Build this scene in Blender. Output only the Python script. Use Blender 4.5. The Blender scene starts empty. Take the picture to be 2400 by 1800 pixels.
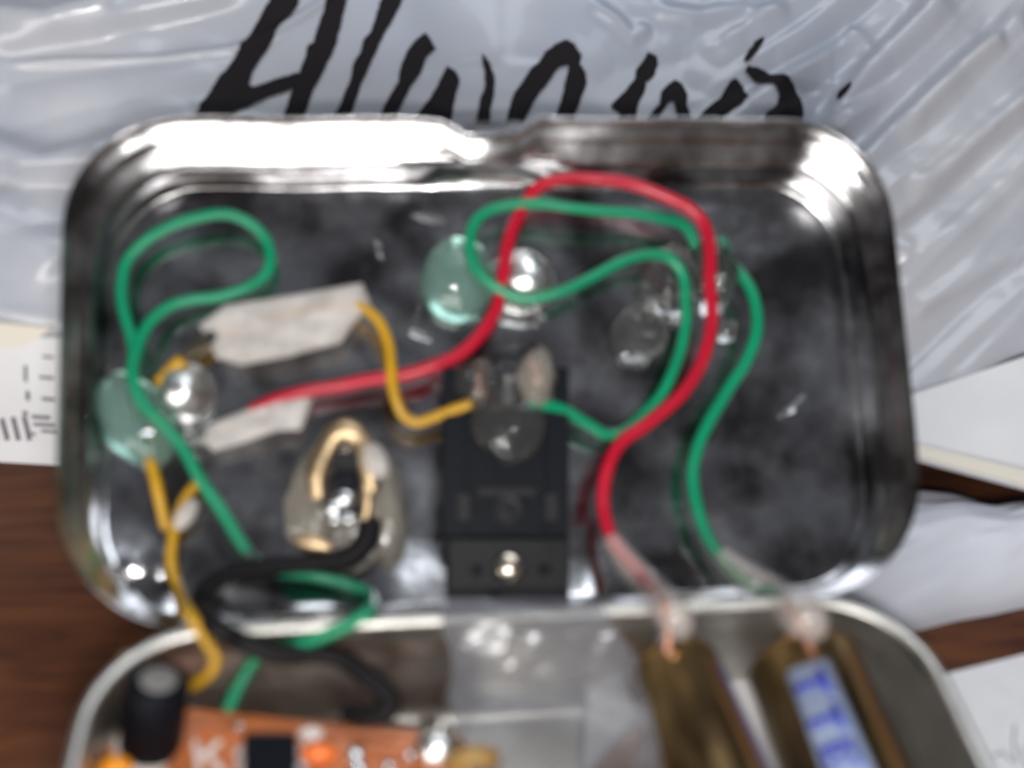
import bpy, bmesh, math, random
from mathutils import Vector, Matrix, Euler, noise
from mathutils.geometry import tessellate_polygon
random.seed(7)
C = bpy.context.scene.collection
SC = bpy.context.scene

# ------------------------------------------------------------------ camera
CAM = [-1.5190190716096255, -8.6310952514685, 12.140097163593083, 0.9032730663408883, -0.10635673918478843, -0.053267041352606036, 2.2000243709498375, 0.7247836172783524, 5.154606113227423, 6.030628162884731]
cd = bpy.data.cameras.new('camera'); cam = bpy.data.objects.new('camera', cd); C.objects.link(cam)
cam.location = CAM[0:3]; cam.rotation_euler = (CAM[3], CAM[5], CAM[4])
FP = CAM[6]; PHI = CAM[7]; LW = 5.33; LV = 6.55
cd.sensor_width = 36; cd.lens = 18*FP
cd.clip_start = 0.5; cd.clip_end = 500
cd.dof.use_dof = True; cd.dof.focus_distance = 22
cd.dof.aperture_fstop = (18*FP*1e-3)/0.40
SC.camera = cam

# ------------------------------------------------------------------ world and lamps
w = bpy.data.worlds.new('World'); SC.world = w; w.use_nodes = True
nt = w.node_tree; bg = nt.nodes['Background']
tc = nt.nodes.new('ShaderNodeTexCoord'); sx = nt.nodes.new('ShaderNodeSeparateXYZ'); cr = nt.nodes.new('ShaderNodeValToRGB')
nt.links.new(tc.outputs['Generated'], sx.inputs[0]); nt.links.new(sx.outputs['Z'], cr.inputs[0]); nt.links.new(cr.outputs[0], bg.inputs[0])
cr.color_ramp.elements[0].position = 0.0; cr.color_ramp.elements[0].color = (0.10, 0.085, 0.075, 1)
cr.color_ramp.elements[1].position = 0.6; cr.color_ramp.elements[1].color = (0.080, 0.082, 0.092, 1)
bg.inputs[1].default_value = 1.0
def area(name, direction, dist, sx_, sy_, power, color, target=(0, 2, 3)):
    l = bpy.data.lights.new(name, 'AREA'); l.shape = 'RECTANGLE'; l.size = sx_; l.size_y = sy_
    l.energy = power; l.color = color
    o = bpy.data.objects.new(name, l); C.objects.link(o)
    d = Vector(direction).normalized(); o.location = Vector(target) + d*dist
    o.rotation_euler = d.to_track_quat('Z', 'Y').to_euler()
    return o
area('window_light', (0.17, 0.20, 0.95), 40, 34, 15, 7500, (0.88, 0.94, 1.0))
area('room_window_light', (-0.40, -1.0, 0.17), 39, 36, 15, 15500, (1.0, 0.98, 0.94))
# the camera's flash tube, a few centimetres to the right of the lens
fl = bpy.data.lights.new('flash', 'AREA'); fl.shape = 'RECTANGLE'; fl.size = 1.8; fl.size_y = 0.9; fl.energy = 1300; fl.color = (1.0, 0.985, 0.96)
fo = bpy.data.objects.new('flash', fl); C.objects.link(fo); fo.location = (-0.7, -9.9, 11.3)
fo.rotation_euler = (Vector(fo.location)-Vector((0, 2.2, 3))).to_track_quat('Z', 'Y').to_euler()
SC.view_settings.view_transform = 'Standard'; SC.view_settings.look = 'None'
SC.view_settings.exposure = 0; SC.view_settings.gamma = 1
SC.render.engine = 'CYCLES'
SC.cycles.use_denoising = True
SC.cycles.max_bounces = 10; SC.cycles.transparent_max_bounces = 12; SC.cycles.transmission_bounces = 8
SC.cycles.caustics_refractive = False; SC.cycles.caustics_reflective = True; SC.cycles.blur_glossy = 0.6
SC.cycles.sample_clamp_indirect = 4

# ------------------------------------------------------------------ measuring helpers
CR = Euler((CAM[3], CAM[5], CAM[4])).to_matrix(); CL = Vector(CAM[0:3])
FPX = FP*1200
def ray(px, py): return (CR @ Vector(((px-1200)/FPX, (900-py)/FPX, -1))).normalized()
LO = Vector((0, 0.03, 1.44)); LU = Vector((1, 0, 0))
LVV = Vector((0, math.cos(PHI), math.sin(PHI))); LN = Vector((0, -math.sin(PHI), math.cos(PHI)))
FLOOR = -0.95
def on_plane(px, py, p0, n):
    d = ray(px, py); t = (Vector(p0)-CL).dot(n)/d.dot(n); return CL + d*t
def LP(px, py, h=0.0):            # a point h above the floor of the lid
    return on_plane(px, py, LO + LN*(FLOOR+h), LN)
def ZP(px, py, z=0.0): return on_plane(px, py, (0, 0, z), Vector((0, 0, 1)))
def lid(u, v, n): return LO + LU*u + LVV*v + LN*n
def lidco(p): q = Vector(p)-LO; return q.dot(LU), q.dot(LVV), q.dot(LN)

# ------------------------------------------------------------------ materials
def mat(name, color, rough=0.5, metal=0.0, trans=0.0, ior=1.45, bump=0.0, bscale=8.0, var=0.0, vscale=3.0,
        coat=0.0, rvar=0.0, alpha=1.0, spec=0.5, sss=0.0, emission=None, bdist=0.02, detail=4.0, ncolor=None, stretch=None):
    m = bpy.data.materials.new(name); m.use_nodes = True; t = m.node_tree; b = t.nodes['Principled BSDF']
    b.inputs['Base Color'].default_value = (*color, 1); b.inputs['Roughness'].default_value = rough
    b.inputs['Metallic'].default_value = metal; b.inputs['Transmission Weight'].default_value = trans
    b.inputs['IOR'].default_value = ior; b.inputs['Coat Weight'].default_value = coat
    b.inputs['Coat Roughness'].default_value = 0.08; b.inputs['Alpha'].default_value = alpha
    b.inputs['Specular IOR Level'].default_value = spec
    co = t.nodes.new('ShaderNodeTexCoord'); src = co.outputs['Object']
    if stretch:
        mp = t.nodes.new('ShaderNodeMapping'); mp.inputs['Scale'].default_value = stretch
        t.links.new(src, mp.inputs[0]); src = mp.outputs[0]
    def nz(scale, det=detail):
        n = t.nodes.new('ShaderNodeTexNoise'); n.inputs['Scale'].default_value = scale; n.inputs['Detail'].default_value = det
        t.links.new(src, n.inputs['Vector']); return n
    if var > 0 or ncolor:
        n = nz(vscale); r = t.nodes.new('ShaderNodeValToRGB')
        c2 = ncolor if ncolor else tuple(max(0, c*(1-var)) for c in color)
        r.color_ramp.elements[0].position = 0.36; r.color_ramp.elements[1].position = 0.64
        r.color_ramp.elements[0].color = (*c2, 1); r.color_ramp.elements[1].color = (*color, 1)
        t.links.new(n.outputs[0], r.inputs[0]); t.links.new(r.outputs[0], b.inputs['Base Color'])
    if rvar > 0:
        n = nz(vscale*1.7); mr = t.nodes.new('ShaderNodeMapRange')
        mr.inputs[1].default_value = 0.35; mr.inputs[2].default_value = 0.65
        mr.inputs[3].default_value = rough; mr.inputs[4].default_value = rough+rvar
        t.links.new(n.outputs[0], mr.inputs[0]); t.links.new(mr.outputs[0], b.inputs['Roughness'])
    if bump > 0:
        n = nz(bscale); bp = t.nodes.new('ShaderNodeBump'); bp.inputs['Strength'].default_value = bump
        bp.inputs['Distance'].default_value = bdist
        t.links.new(n.outputs[0], bp.inputs['Height']); t.links.new(bp.outputs[0], b.inputs['Normal'])
    return m
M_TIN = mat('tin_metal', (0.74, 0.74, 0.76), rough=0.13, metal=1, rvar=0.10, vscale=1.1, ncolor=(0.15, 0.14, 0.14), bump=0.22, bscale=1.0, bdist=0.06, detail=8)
M_TINB = mat('tin_metal_base', (0.66, 0.64, 0.60), rough=0.36, metal=1, rvar=0.12, var=0.2, vscale=1.5, bump=0.2, bscale=2.5, bdist=0.04)
M_GREEN = mat('green_plastic', (0.002, 0.225, 0.105), rough=0.3, var=0.12, vscale=2)
M_RED = mat('red_plastic', (0.40, 0.004, 0.022), rough=0.3, var=0.12, vscale=2)
M_YEL = mat('yellow_plastic', (0.47, 0.25, 0.006), rough=0.35, var=0.15, vscale=2)
M_BLKW = mat('black_wire_plastic', (0.006, 0.005, 0.006), rough=0.6, spec=0.2)
M_BLK = mat('black_plastic', (0.004, 0.005, 0.008), rough=0.5, spec=0.12, bump=0.3, bscale=6, bdist=0.02)
M_BLK2 = mat('dark_grey_plastic', (0.012, 0.012, 0.014), rough=0.5, spec=0.2, bump=0.3, bscale=9, bdist=0.02)
M_GLUE = mat('clear_glue', (0.92, 0.92, 0.90), rough=0.05, trans=0.97, ior=1.36, bump=0.9, bscale=2.2, bdist=0.10, var=0.1)
M_GLUEG = mat('green_tinted_glue', (0.50, 0.82, 0.70), rough=0.07, trans=0.85, ior=1.38, bump=0.3, bscale=2.5, bdist=0.05)
M_GLUEB = mat('browned_glue', (0.74, 0.67, 0.58), rough=0.14, trans=0.80, ior=1.42, bump=0.4, bscale=3, bdist=0.05)
M_SILV = mat('silver', (0.88, 0.88, 0.86), rough=0.34, metal=1, bump=0.15, bscale=6)
M_SOLD = mat('solder', (0.72, 0.73, 0.74), rough=0.22, metal=1, bump=0.4, bscale=10)
M_BRASS = mat('brass', (0.52, 0.38, 0.23), rough=0.4, metal=1, var=0.3, vscale=6)
M_COPPER = mat('copper', (0.45, 0.22, 0.15), rough=0.45, metal=0.8)
M_SCREW = mat('screw_metal', (0.80, 0.70, 0.58), rough=0.25, metal=1, var=0.2)
M_TAPE = mat('milky_tape', (0.64, 0.60, 0.57), rough=0.22, alpha=0.68, trans=0.1, ior=1.2, var=0.25, vscale=3, bump=0.5, bscale=4, bdist=0.04)
M_SLEEVE = mat('clear_sleeve', (0.55, 0.48, 0.45), rough=0.12, alpha=0.36, spec=0.8, bump=0.6, bscale=4, bdist=0.05)
M_FILM = mat('clear_film', (0.16, 0.16, 0.18), rough=0.2, alpha=0.34, bump=0.25, bscale=0.9, bdist=0.15, detail=4, spec=0.6, stretch=(0.6, 2.2, 1))
M_BAG = mat('white_film_plastic', (0.50, 0.49, 0.51), rough=0.33, ncolor=(0.30, 0.33, 0.40), vscale=0.10, bump=0.10, bscale=0.7, bdist=0.08, coat=0.2, detail=3)
M_BAG2 = mat('white_soft_plastic', (0.62, 0.63, 0.70), rough=0.45, var=0.08, vscale=0.5, bump=0.0, rvar=0.1, coat=0.05, stretch=(0.35, 1.6, 1.6))
M_INK = mat('black_ink', (0.010, 0.008, 0.010), rough=0.75, spec=0.2)
M_CARD = mat('white_card', (0.66, 0.66, 0.69), rough=0.6, var=0.06, vscale=1)
M_CARD2 = mat('cream_card', (0.66, 0.62, 0.55), rough=0.6)
M_PRINT = mat('grey_print', (0.16, 0.15, 0.17), rough=0.6)
M_PAPER = mat('paper', (0.78, 0.77, 0.79), rough=0.7, var=0.05)
M_PCB = mat('orange_board', (0.52, 0.15, 0.045), rough=0.4, var=0.25, vscale=2.2, bump=0.2, bscale=10)
M_GOLD = mat('gold_label', (0.36, 0.24, 0.10), rough=0.28, metal=0.85, ncolor=(0.07, 0.043, 0.02), vscale=1.1, rvar=0.1, stretch=(2.2, 0.5, 2.2))
M_COPL = mat('copper_label', (0.40, 0.20, 0.075), rough=0.4, metal=0.7, var=0.3, vscale=1)
M_BLUE = mat('blue_print', (0.02, 0.03, 0.33), rough=0.35)
M_PALE = mat('pale_blue_print', (0.42, 0.50, 0.68), rough=0.35)
M_DBLUE = mat('violet_print', (0.13, 0.13, 0.36), rough=0.35)
M_OR = mat('orange_plastic', (0.85, 0.18, 0.03), rough=0.3)
M_AMBER = mat('amber_plastic', (0.95, 0.34, 0.02), rough=0.3)
M_OLIVE = mat('olive_ceramic', (0.34, 0.20, 0.06), rough=0.4, var=0.2)
M_GREY = mat('grey_cap', (0.20, 0.19, 0.18), rough=0.5)
M_WHITE = mat('white_print', (0.75, 0.66, 0.62), rough=0.5)
# wood table
M_WOOD = bpy.data.materials.new('wood'); M_WOOD.use_nodes = True
t = M_WOOD.node_tree; b = t.nodes['Principled BSDF']; b.inputs['Roughness'].default_value = 0.5; b.inputs['Specular IOR Level'].default_value = 0.25
co = t.nodes.new('ShaderNodeTexCoord'); mp = t.nodes.new('ShaderNodeMapping'); mp.inputs['Scale'].default_value = (0.35, 2.6, 1); mp.inputs['Rotation'].default_value = (0, 0, 0.55)
n = t.nodes.new('ShaderNodeTexNoise'); n.inputs['Scale'].default_value = 1.4; n.inputs['Detail'].default_value = 7; n.inputs['Distortion'].default_value = 0.6
r = t.nodes.new('ShaderNodeValToRGB'); r.color_ramp.elements[0].position = 0.3; r.color_ramp.elements[1].position = 0.7
r.color_ramp.elements[0].color = (0.048, 0.013, 0.006, 1); r.color_ramp.elements[1].color = (0.135, 0.045, 0.015, 1)
bp = t.nodes.new('ShaderNodeBump'); bp.inputs['Strength'].default_value = 0.15; bp.inputs['Distance'].default_value = 0.05
for a, c_ in ((co.outputs['Object'], mp.inputs[0]), (mp.outputs[0], n.inputs['Vector']), (n.outputs[0], r.inputs[0]), (r.outputs[0], b.inputs['Base Color']), (n.outputs[0], bp.inputs['Height']), (bp.outputs[0], b.inputs['Normal'])):
    t.links.new(a, c_)

# ------------------------------------------------------------------ object helpers
def tag(o, label=None, cat=None, group=None, kind=None):
    if label: o['label'] = label
    if cat: o['category'] = cat
    if group: o['group'] = group
    if kind: o['kind'] = kind
    return o
def origin_of(p):
    v = Vector((0, 0, 0))
    while p is not None: v = v + p.location; p = p.parent
    return v
def obj(name, data, m, parent=None, smooth=True, loc=None):
    """data = (verts in world space, faces) -> one mesh object"""
    vs, fs = data
    po = origin_of(parent)
    if loc is None: loc = sum((Vector(v) for v in vs), Vector())/len(vs)
    loc = Vector(loc)
    me = bpy.data.meshes.new(name); me.from_pydata([tuple(Vector(v)-loc) for v in vs], [], fs); me.update()
    bm = bmesh.new(); bm.from_mesh(me); bmesh.ops.recalc_face_normals(bm, faces=bm.faces); bm.to_mesh(me); bm.free()
    if smooth:
        for f in me.polygons: f.use_smooth = True
    me.materials.append(m)
    o = bpy.data.objects.new(name, me); C.objects.link(o); o.parent = parent; o.location = loc-po
    return o
def thing(name, label, cat, loc, group=None):
    o = bpy.data.objects.new(name, None); C.objects.link(o); o.location = loc; o.empty_display_size = 0.3
    return tag(o, label, cat, group)
def join(*ds):
    V, F = [], []
    for vs, fs in ds:
        k = len(V); V += list(vs); F += [tuple(i+k for i in f) for f in fs]
    return V, F
def catmull(P, k=8):
    P = [Vector(p) for p in P]; Q = [P[0]*2-P[1]]+P+[P[-1]*2-P[-2]]; out = []
    for i in range(1, len(Q)-2):
        a, b_, c, d = Q[i-1:i+3]
        for j in range(k):
            s = j/k
            out.append(0.5*((2*b_)+(c-a)*s+(2*a-5*b_+4*c-d)*s*s+(3*b_-a-3*c+d)*s**3))
    out.append(P[-1]); return out
def tube(P, r, sides=12, k=8, raw=False, squash=None):
    """swept tube with rounded ends; r number or list along P"""
    pts = P if raw else catmull(P, k)
    n = len(pts); vs, fs = [], []
    def rad(i):
        if not isinstance(r, (list, tuple)): return r
        x = i/(n-1)*(len(r)-1); a = int(min(x, len(r)-2)); return r[a]+(r[a+1]-r[a])*(x-a)
    T = [(pts[min(i+1, n-1)]-pts[max(i-1, 0)]).normalized() for i in range(n)]
    up = Vector((0, 0, 1)) if abs(T[0].z) < 0.9 else Vector((0, 1, 0))
    if squash: up = LN
    N = (up-T[0]*up.dot(T[0])).normalized()
    rings = []
    rr_ = rad(0); rings.append((pts[0]-T[0]*rr_*0.45, T[0], 0.55*rr_))
    for i in range(n): rings.append((pts[i], T[i], rad(i)))
    rr_ = rad(n-1); rings.append((pts[-1]+T[-1]*rr_*0.45, T[-1], 0.55*rr_))
    for c, tt, q in rings:
        N = (N-tt*N.dot(tt)).normalized(); B = tt.cross(N)
        for j in range(sides):
            a = 2*math.pi*j/sides
            vs.append(c+N*math.cos(a)*q*(squash or 1)+B*math.sin(a)*q)
    m_ = len(rings)
    for i in range(m_-1):
        for j in range(sides):
            fs.append((i*sides+j, i*sides+(j+1) % sides, (i+1)*sides+(j+1) % sides, (i+1)*sides+j))
    fs.append(tuple(range(sides-1, -1, -1))); fs.append(tuple((m_-1)*sides+j for j in range(sides)))
    return vs, fs
def ellipsoid(c, ax, ay, az, nu=28, nv=16, wob=0.0, seed=0, wscale=2.0):
    """ax, ay, az = semi-axis vectors"""
    vs, fs = [], []; c = Vector(c)
    for i in range(1, nv):
        th = math.pi*i/nv
        for j in range(nu):
            a = 2*math.pi*j/nu
            d = Vector((math.sin(th)*math.cos(a), math.sin(th)*math.sin(a), math.cos(th)))
            k = 1+wob*noise.noise(d*wscale+Vector((seed*7.3, 1, 2)))
            vs.append(c+(ax*d.x+ay*d.y+az*d.z)*k)
    for i in range(nv-2):
        for j in range(nu):
            fs.append((i*nu+j, i*nu+(j+1) % nu, (i+1)*nu+(j+1) % nu, (i+1)*nu+j))
    vs += [c+az, c-az]; a_, b_ = len(vs)-2, len(vs)-1
    for j in range(nu):
        fs.append((a_, (j+1) % nu, j)); fs.append((b_, (nv-2)*nu+j, (nv-2)*nu+(j+1) % nu))
    return vs, fs
def prism(poly, d, bev=0.0):
    """closed polygon of world points extruded by vector d, top edge bevelled inwards"""
    P = [Vector(p) for p in poly]; n = len(P); d = Vector(d); c = sum(P, Vector())/n
    rings = [P, [p+d*(1-(0.3 if bev else 0)) for p in P]]
    if bev:
        rings[1] = [p+d-d.normalized()*bev for p in P]
        rings.append([p+d+(c-p).normalized()*bev for p in P])
    else: rings[1] = [p+d for p in P]
    vs = [p for r_ in rings for p in r_]; fs = [tuple(range(n-1, -1, -1)), tuple((len(rings)-1)*n+j for j in range(n))]
    for i in range(len(rings)-1):
        for j in range(n): fs.append((i*n+j, i*n+(j+1) % n, (i+1)*n+(j+1) % n, (i+1)*n+j))
    return vs, fs
def cyl(a, b_, r0, r1=None, sides=32, bev=0.0):
    a, b_ = Vector(a), Vector(b_); r1 = r0 if r1 is None else r1
    T = (b_-a).normalized(); N = T.orthogonal().normalized(); B = T.cross(N)
    prof = [(0, r0), (1, r1)]
    L = (b_-a).length
    if bev: prof = [(0, r0-bev), (bev*0.4/L, r0-bev*0.3), (bev/L, r0), (1-bev/L, r1), (1-bev*0.4/L, r1-bev*0.3), (1, r1-bev)]
    vs, fs = [], []
    for s, q in prof:
        for j in range(sides):
            an = 2*math.pi*j/sides; vs.append(a+(b_-a)*s+(N*math.cos(an)+B*math.sin(an))*q)
    for i in range(len(prof)-1):
        for j in range(sides): fs.append((i*sides+j, i*sides+(j+1) % sides, (i+1)*sides+(j+1) % sides, (i+1)*sides+j))
    fs.append(tuple(range(sides-1, -1, -1))); fs.append(tuple((len(prof)-1)*sides+j for j in range(sides)))
    return vs, fs
def lathe(c, axis, prof, sides=40):
    """prof = [(radius, height)]"""
    axis = Vector(axis).normalized(); N = axis.orthogonal().normalized(); B = axis.cross(N); vs, fs = [], []
    for q, h in prof:
        for j in range(sides):
            an = 2*math.pi*j/sides; vs.append(Vector(c)+axis*h+(N*math.cos(an)+B*math.sin(an))*q)
    for i in range(len(prof)-1):
        for j in range(sides): fs.append((i*sides+j, i*sides+(j+1) % sides, (i+1)*sides+(j+1) % sides, (i+1)*sides+j))
    fs.append(tuple(range(sides-1, -1, -1))); fs.append(tuple((len(prof)-1)*sides+j for j in range(sides)))
    return vs, fs

# ------------------------------------------------------------------ rounded tin trays
def sm(x): x = max(0, min(1, x)); return x*x*(3-2*x)
def rr(hw, y0, y1, R, inset, nc=14, ns=24):
    R2 = max(R-inset, 0.08); x1 = hw-inset; a0 = y0+inset; a1 = y1-inset; pts = []
    for cx, cy, st in ((x1-R2, a1-R2, 0), (-x1+R2, a1-R2, 90), (-x1+R2, a0+R2, 180), (x1-R2, a0+R2, 270)):
        arc = [(cx+R2*math.cos(math.radians(st+90*i/nc)), cy+R2*math.sin(math.radians(st+90*i/nc))) for i in range(nc+1)]
        if pts:
            p, q = pts[-1], arc[0]
            pts += [(p[0]+(q[0]-p[0])*j/ns, p[1]+(q[1]-p[1])*j/ns) for j in range(1, ns)]
        pts += arc
    p, q = pts[-1], pts[0]
    pts += [(p[0]+(q[0]-p[0])*j/ns, p[1]+(q[1]-p[1])*j/ns) for j in range(1, ns)]
    return pts
def tray(hw, y0, y1, R, prof, place, warp=None, kf=None):
    vs, fs = [], []; n = None; L0 = rr(hw, y0, y1, R, 0)
    for ins, dep in prof:
        L = rr(hw, y0, y1, R, ins); n = len(L)
        for (x, y), (xa, ya) in zip(L, L0):
            if kf:
                k = kf(xa, ya); k = k+(1-k)*sm((ins-0.85)/1.3); x = xa+(x-xa)*k; y = ya+(y-ya)*k
            if warp: x, y, dd = warp(x, y, dep)
            else: dd = dep
            vs.append(place(x, y, -dd))
    k = len(prof)
    for i in range(k-1):
        for j in range(n): fs.append((i*n+j, i*n+(j+1) % n, (i+1)*n+(j+1) % n, (i+1)*n+j))
    fs.append(tuple(range(n))); fs.append(tuple((k-1)*n+j for j in range(n)))
    return vs, fs
tin = thing('mint_tin', 'open hinged metal tin with bare shiny inside, its lid tilted back behind the base', 'tin', (0, -3, 0))
def lidwarp(x, y, d):
    x *= 1-0.02*sm((2.5-y)/2.5)*sm((abs(x)-2.5)/2.4)
    if d > 0.85: d -= (0.44-0.34*sm((x-0.9)/1.0))*max(0, 1-(y-0.2)/1.75)**2*(1+0.9*noise.noise(Vector((x*0.9, y*0.5, 7))))
    if d > 0.75: d -= 0.035*noise.noise(Vector((x*0.45, y*0.5, 2)))+0.014*max(0, -x-0.8)**2*sm((2.4-y)/1.8)
    g = sm((abs(x+0.05)-0.42)/-0.22+1)
    if y > LV-1.2:
        if d < 0.25: y -= 0.20*g; d += 0.05*g
        if 0.33 < d < 0.94: y += 0.12*sm((0.95-abs(x+0.05))/0.4)
        # slight hand-made unevenness of the long wall
        y += 0.012*math.sin(x*3.1)
    return x, y, d
def lidk(x, y):
    s_ = sm((LV-y)/2.2)              # 0 at the far wall, 1 along the sides
    k = 0.78+(0.42-0.78)*s_
    n_ = sm((2.0-y)/1.7)             # near wall stands nearly upright
    return k+(0.16-k)*n_*(1-0.5*sm((abs(x)-4.6)/0.5))
lid_prof = [(2.85-0.13*k_, 0.97) for k_ in range(16)]+[(0.80, 0.968), (0.755, 0.955), (0.725, 0.91), (0.71, 0.80), (0.70, 0.60), (0.695, 0.44), (0.683, 0.375), (0.66, 0.343), (0.62, 0.322), (0.56, 0.295), (0.48, 0.259), (0.41, 0.227), (0.36, 0.204),
            (0.335, 0.190), (0.32, 0.174), (0.24, 0.138), (0.17, 0.106), (0.11, 0.079), (0.07, 0.058), (0.05, 0.03), (0.03, -0.01), (0.005, -0.02), (-0.015, 0.0), (-0.02, 0.05),
            (-0.005, 0.30), (0.02, 0.36), (0.05, 0.6), (0.14, 0.84), (0.28, 0.98), (0.44, 1.02), (0.9, 1.03)]
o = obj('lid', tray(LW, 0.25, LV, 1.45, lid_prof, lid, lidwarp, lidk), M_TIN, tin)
BW = 4.75
base_prof = [(2.0, 1.9), (0.6, 1.9), (0.35, 1.89), (0.2, 1.84), (0.12, 1.74), (0.10, 1.6), (0.09, 0.5), (0.085, 0.12), (0.14, 0.09), (0.175, 0.04), (0.16, 0.0), (0.10, -0.03), (0.04, -0.015),
             (0.01, 0.03), (0.0, 0.09), (0.02, 0.13), (0.02, 1.7), (0.06, 1.88), (0.16, 1.97), (0.3, 2.0), (0.8, 2.0)]
o = obj('base', tray(BW, -6.1, -0.06, 1.3, base_prof, lambda x, y, z: Vector((x, y, 2.0+z))), M_TINB, tin)
for hx in (-2.3, 2.3):
    obj('hinge', join(cyl((hx-0.45, -0.02, 1.93), (hx+0.45, -0.02, 1.93), 0.055)), M_TINB, tin)

# ------------------------------------------------------------------ setting: table
tb = obj('table', ([(-60, -60, 0), (60, -60, 0), (60, 60, 0), (-60, 60, 0)], [(0, 1, 2, 3)]), M_WOOD, None, smooth=False)
tag(tb, kind='structure')

# ------------------------------------------------------------------ the printed bag behind the lid
BP0 = Vector((0, 4.9, 2.75)); BVV = Vector((0, math.cos(0.70), math.sin(0.70))); BNN = Vector((0, -math.sin(0.70), math.cos(0.70)))
def BPt(px, py):
    p = on_plane(px, py, BP0, BNN); q = p-BP0; return q.x, q.dot(BVV)
def seg(p, pts):
    """signed distance to a polyline and position along it"""
    best = (1e9, 0, 1)
    L = len(pts)-1
    for i in range(L):
        ax, ay = pts[i]; bx, by = pts[i+1]; dx, dy = bx-ax, by-ay; l2 = dx*dx+dy*dy
        s = max(0, min(1, ((p[0]-ax)*dx+(p[1]-ay)*dy)/l2)); ex, ey = p[0]-ax-dx*s, p[1]-ay-dy*s; d = math.hypot(ex, ey)
        if d < best[0]: best = (d, (i+s)/L, 1 if dx*ey-dy*ex > 0 else -1)
    return best
# (kind, amplitude, width, pixel polyline)
CREASES = [
    ('r', 0.10, 0.06, [(-60, 148), (120, 147), (280, 140), (400, 132), (540, 112), (640, 78), (710, 40), (790, -10), (860, -60)]),
    ('s', 0.18, 0.16, [(-60, 125), (60, 112), (220, 80), (330, 45), (460, 15), (640, -15)]),
    ('s', 0.22, 0.10, [(-60, 395), (20, 402), (60, 418), (180, 416), (300, 412)]),
    ('s', -0.16, 0.18, [(-60, 310), (30, 335), (110, 365), (230, 340), (330, 300)]),
    ('r', 0.12, 0.20, [(-60, 30), (120, 60), (240, 20), (260, -40)]),
    ('r', 0.16, 0.35, [(-60, 470), (60, 540), (160, 640)]),
    ('s', -0.30, 0.12, [(1900, 320), (1960, 230), (2010, 160), (2080, 90), (2140, 30), (2180, -40)]),
    ('s', -0.26, 0.12, [(1950, 420), (2030, 340), (2120, 250), (2230, 150), (2320, 80), (2400, -20)]),
    ('r', 0.12, 0.14, [(2080, 330), (2180, 220), (2260, 140), (2330, 80)]),
    ('r', 0.14, 0.16, [(2080, 620), (2160, 570), (2260, 490), (2380, 380), (2460, 300)]),
    ('r', 0.10, 0.12, [(2100, 740), (2220, 680), (2330, 620), (2460, 560)]),
    ('r', 0.12, 0.10, [(2100, 470), (2200, 400), (2320, 290), (2460, 190)]),
    ('s', 0.10, 0.14, [(2060, 560), (2180, 470), (2300, 360), (2460, 240)]),
    ('r', 0.10, 0.10, [(1500, 20), (1620, 40), (1740, 25), (1860, 30)]),
    ('r', 0.08, 0.10, [(1980, 60), (2030, 90), (2050, 130)]),
    ('r', 0.07, 0.08, [(1370, 10), (1440, 50), (1480, 90), (1530, 60)]),
    ('s', 0.05, 0.35, [(960, -40), (1010, 80), (1040, 170)]),
    ('s', -0.05, 0.25, [(1170, -40), (1175, 60), (1180, 160)]),
    ('s', 0.05, 0.03, [(1820, 192), (1900, 193), (1970, 193)]),
]
CRE = [(k, a, wd, [BPt(*q) for q in pl]) for k, a, wd, pl in CREASES]
BB = [(min(q[0] for q in pl)-1.2, max(q[0] for q in pl)+1.2, min(q[1] for q in pl)-1.2, max(q[1] for q in pl)+1.2) for _, _, _, pl in CRE]
def bagh(u, v):
    h = 0.22*noise.noise(Vector((u*0.3, v*0.4, 3)))+0.03*noise.noise(Vector((u*1.1+v*0.5, v*1.3-u*0.4, 9)))
    g = sm((u-3.0)/1.6)
    if g:                     # long diagonal folds with sharp creases
        for fr, am, sd in ((0.62, 0.20, 1), (1.35, 0.07, 5)):
            t_ = (v-0.9*u)*fr+0.55*noise.noise(Vector((u*0.22, v*0.22, sd)))*fr*2+sd*0.37; p_ = t_-math.floor(t_)
            h += g*am*(p_/0.78 if p_ < 0.78 else (1-p_)/0.22)*(0.65+0.7*noise.noise(Vector((u*0.3+sd, v*0.3, 2))))
    q_ = noise.voronoi(Vector((u*0.9, v*1.5, 0.5)))[0]
    h += 0.035*(q_[1]-q_[0])*sm((abs(u+0.2)-2.2)/1.5+0.35*0)
    g = sm((-2.0-u)/2.0)
    if g: h += g*0.10*abs(noise.noise(Vector((u*0.3, v*1.3-u*0.2, 21))))
    for (k, a, wd, pl), bb in zip(CRE, BB):
        if not (bb[0] < u < bb[1] and bb[2] < v < bb[3]): continue
        d, s, sg = seg((u, v), pl)
        if d > 1.1: continue
        end = sm(s/0.15)*sm((1-s)/0.15)
        if k == 'r': h += 1.2*a*end*math.exp(-(d/(wd*(1.5 if u > 1.5 else 1)))**2)
        else: h += 1.7*a*end*0.5*(math.tanh(d/wd*1.5)*sg)*sm((1.1-d)/0.9)
    # crinkled film patch upper right
    cr_ = sm(1-math.hypot((u-3.3)/2.2, (v-4.6)/1.4))
    h += 0.09*cr_*abs(noise.noise(Vector((u*1.8, v*1.8, 5))))
    return h
edge_px = [(-900, 640), (-300, 690), (0, 722), (130, 748), (500, 860), (1100, 960), (1900, 950), (2130, 916), (2250, 872), (2360, 818), (2460, 780), (2800, 700), (3200, 640)]
EDGE = [BPt(*q) for q in edge_px]
def edge_v(u):
    for i in range(len(EDGE)-1):
        if EDGE[i][0] <= u <= EDGE[i+1][0]:
            s = (u-EDGE[i][0])/(EDGE[i+1][0]-EDGE[i][0]); return EDGE[i][1]+(EDGE[i+1][1]-EDGE[i][1])*s
    return EDGE[0][1] if u < EDGE[0][0] else EDGE[-1][1]
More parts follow.
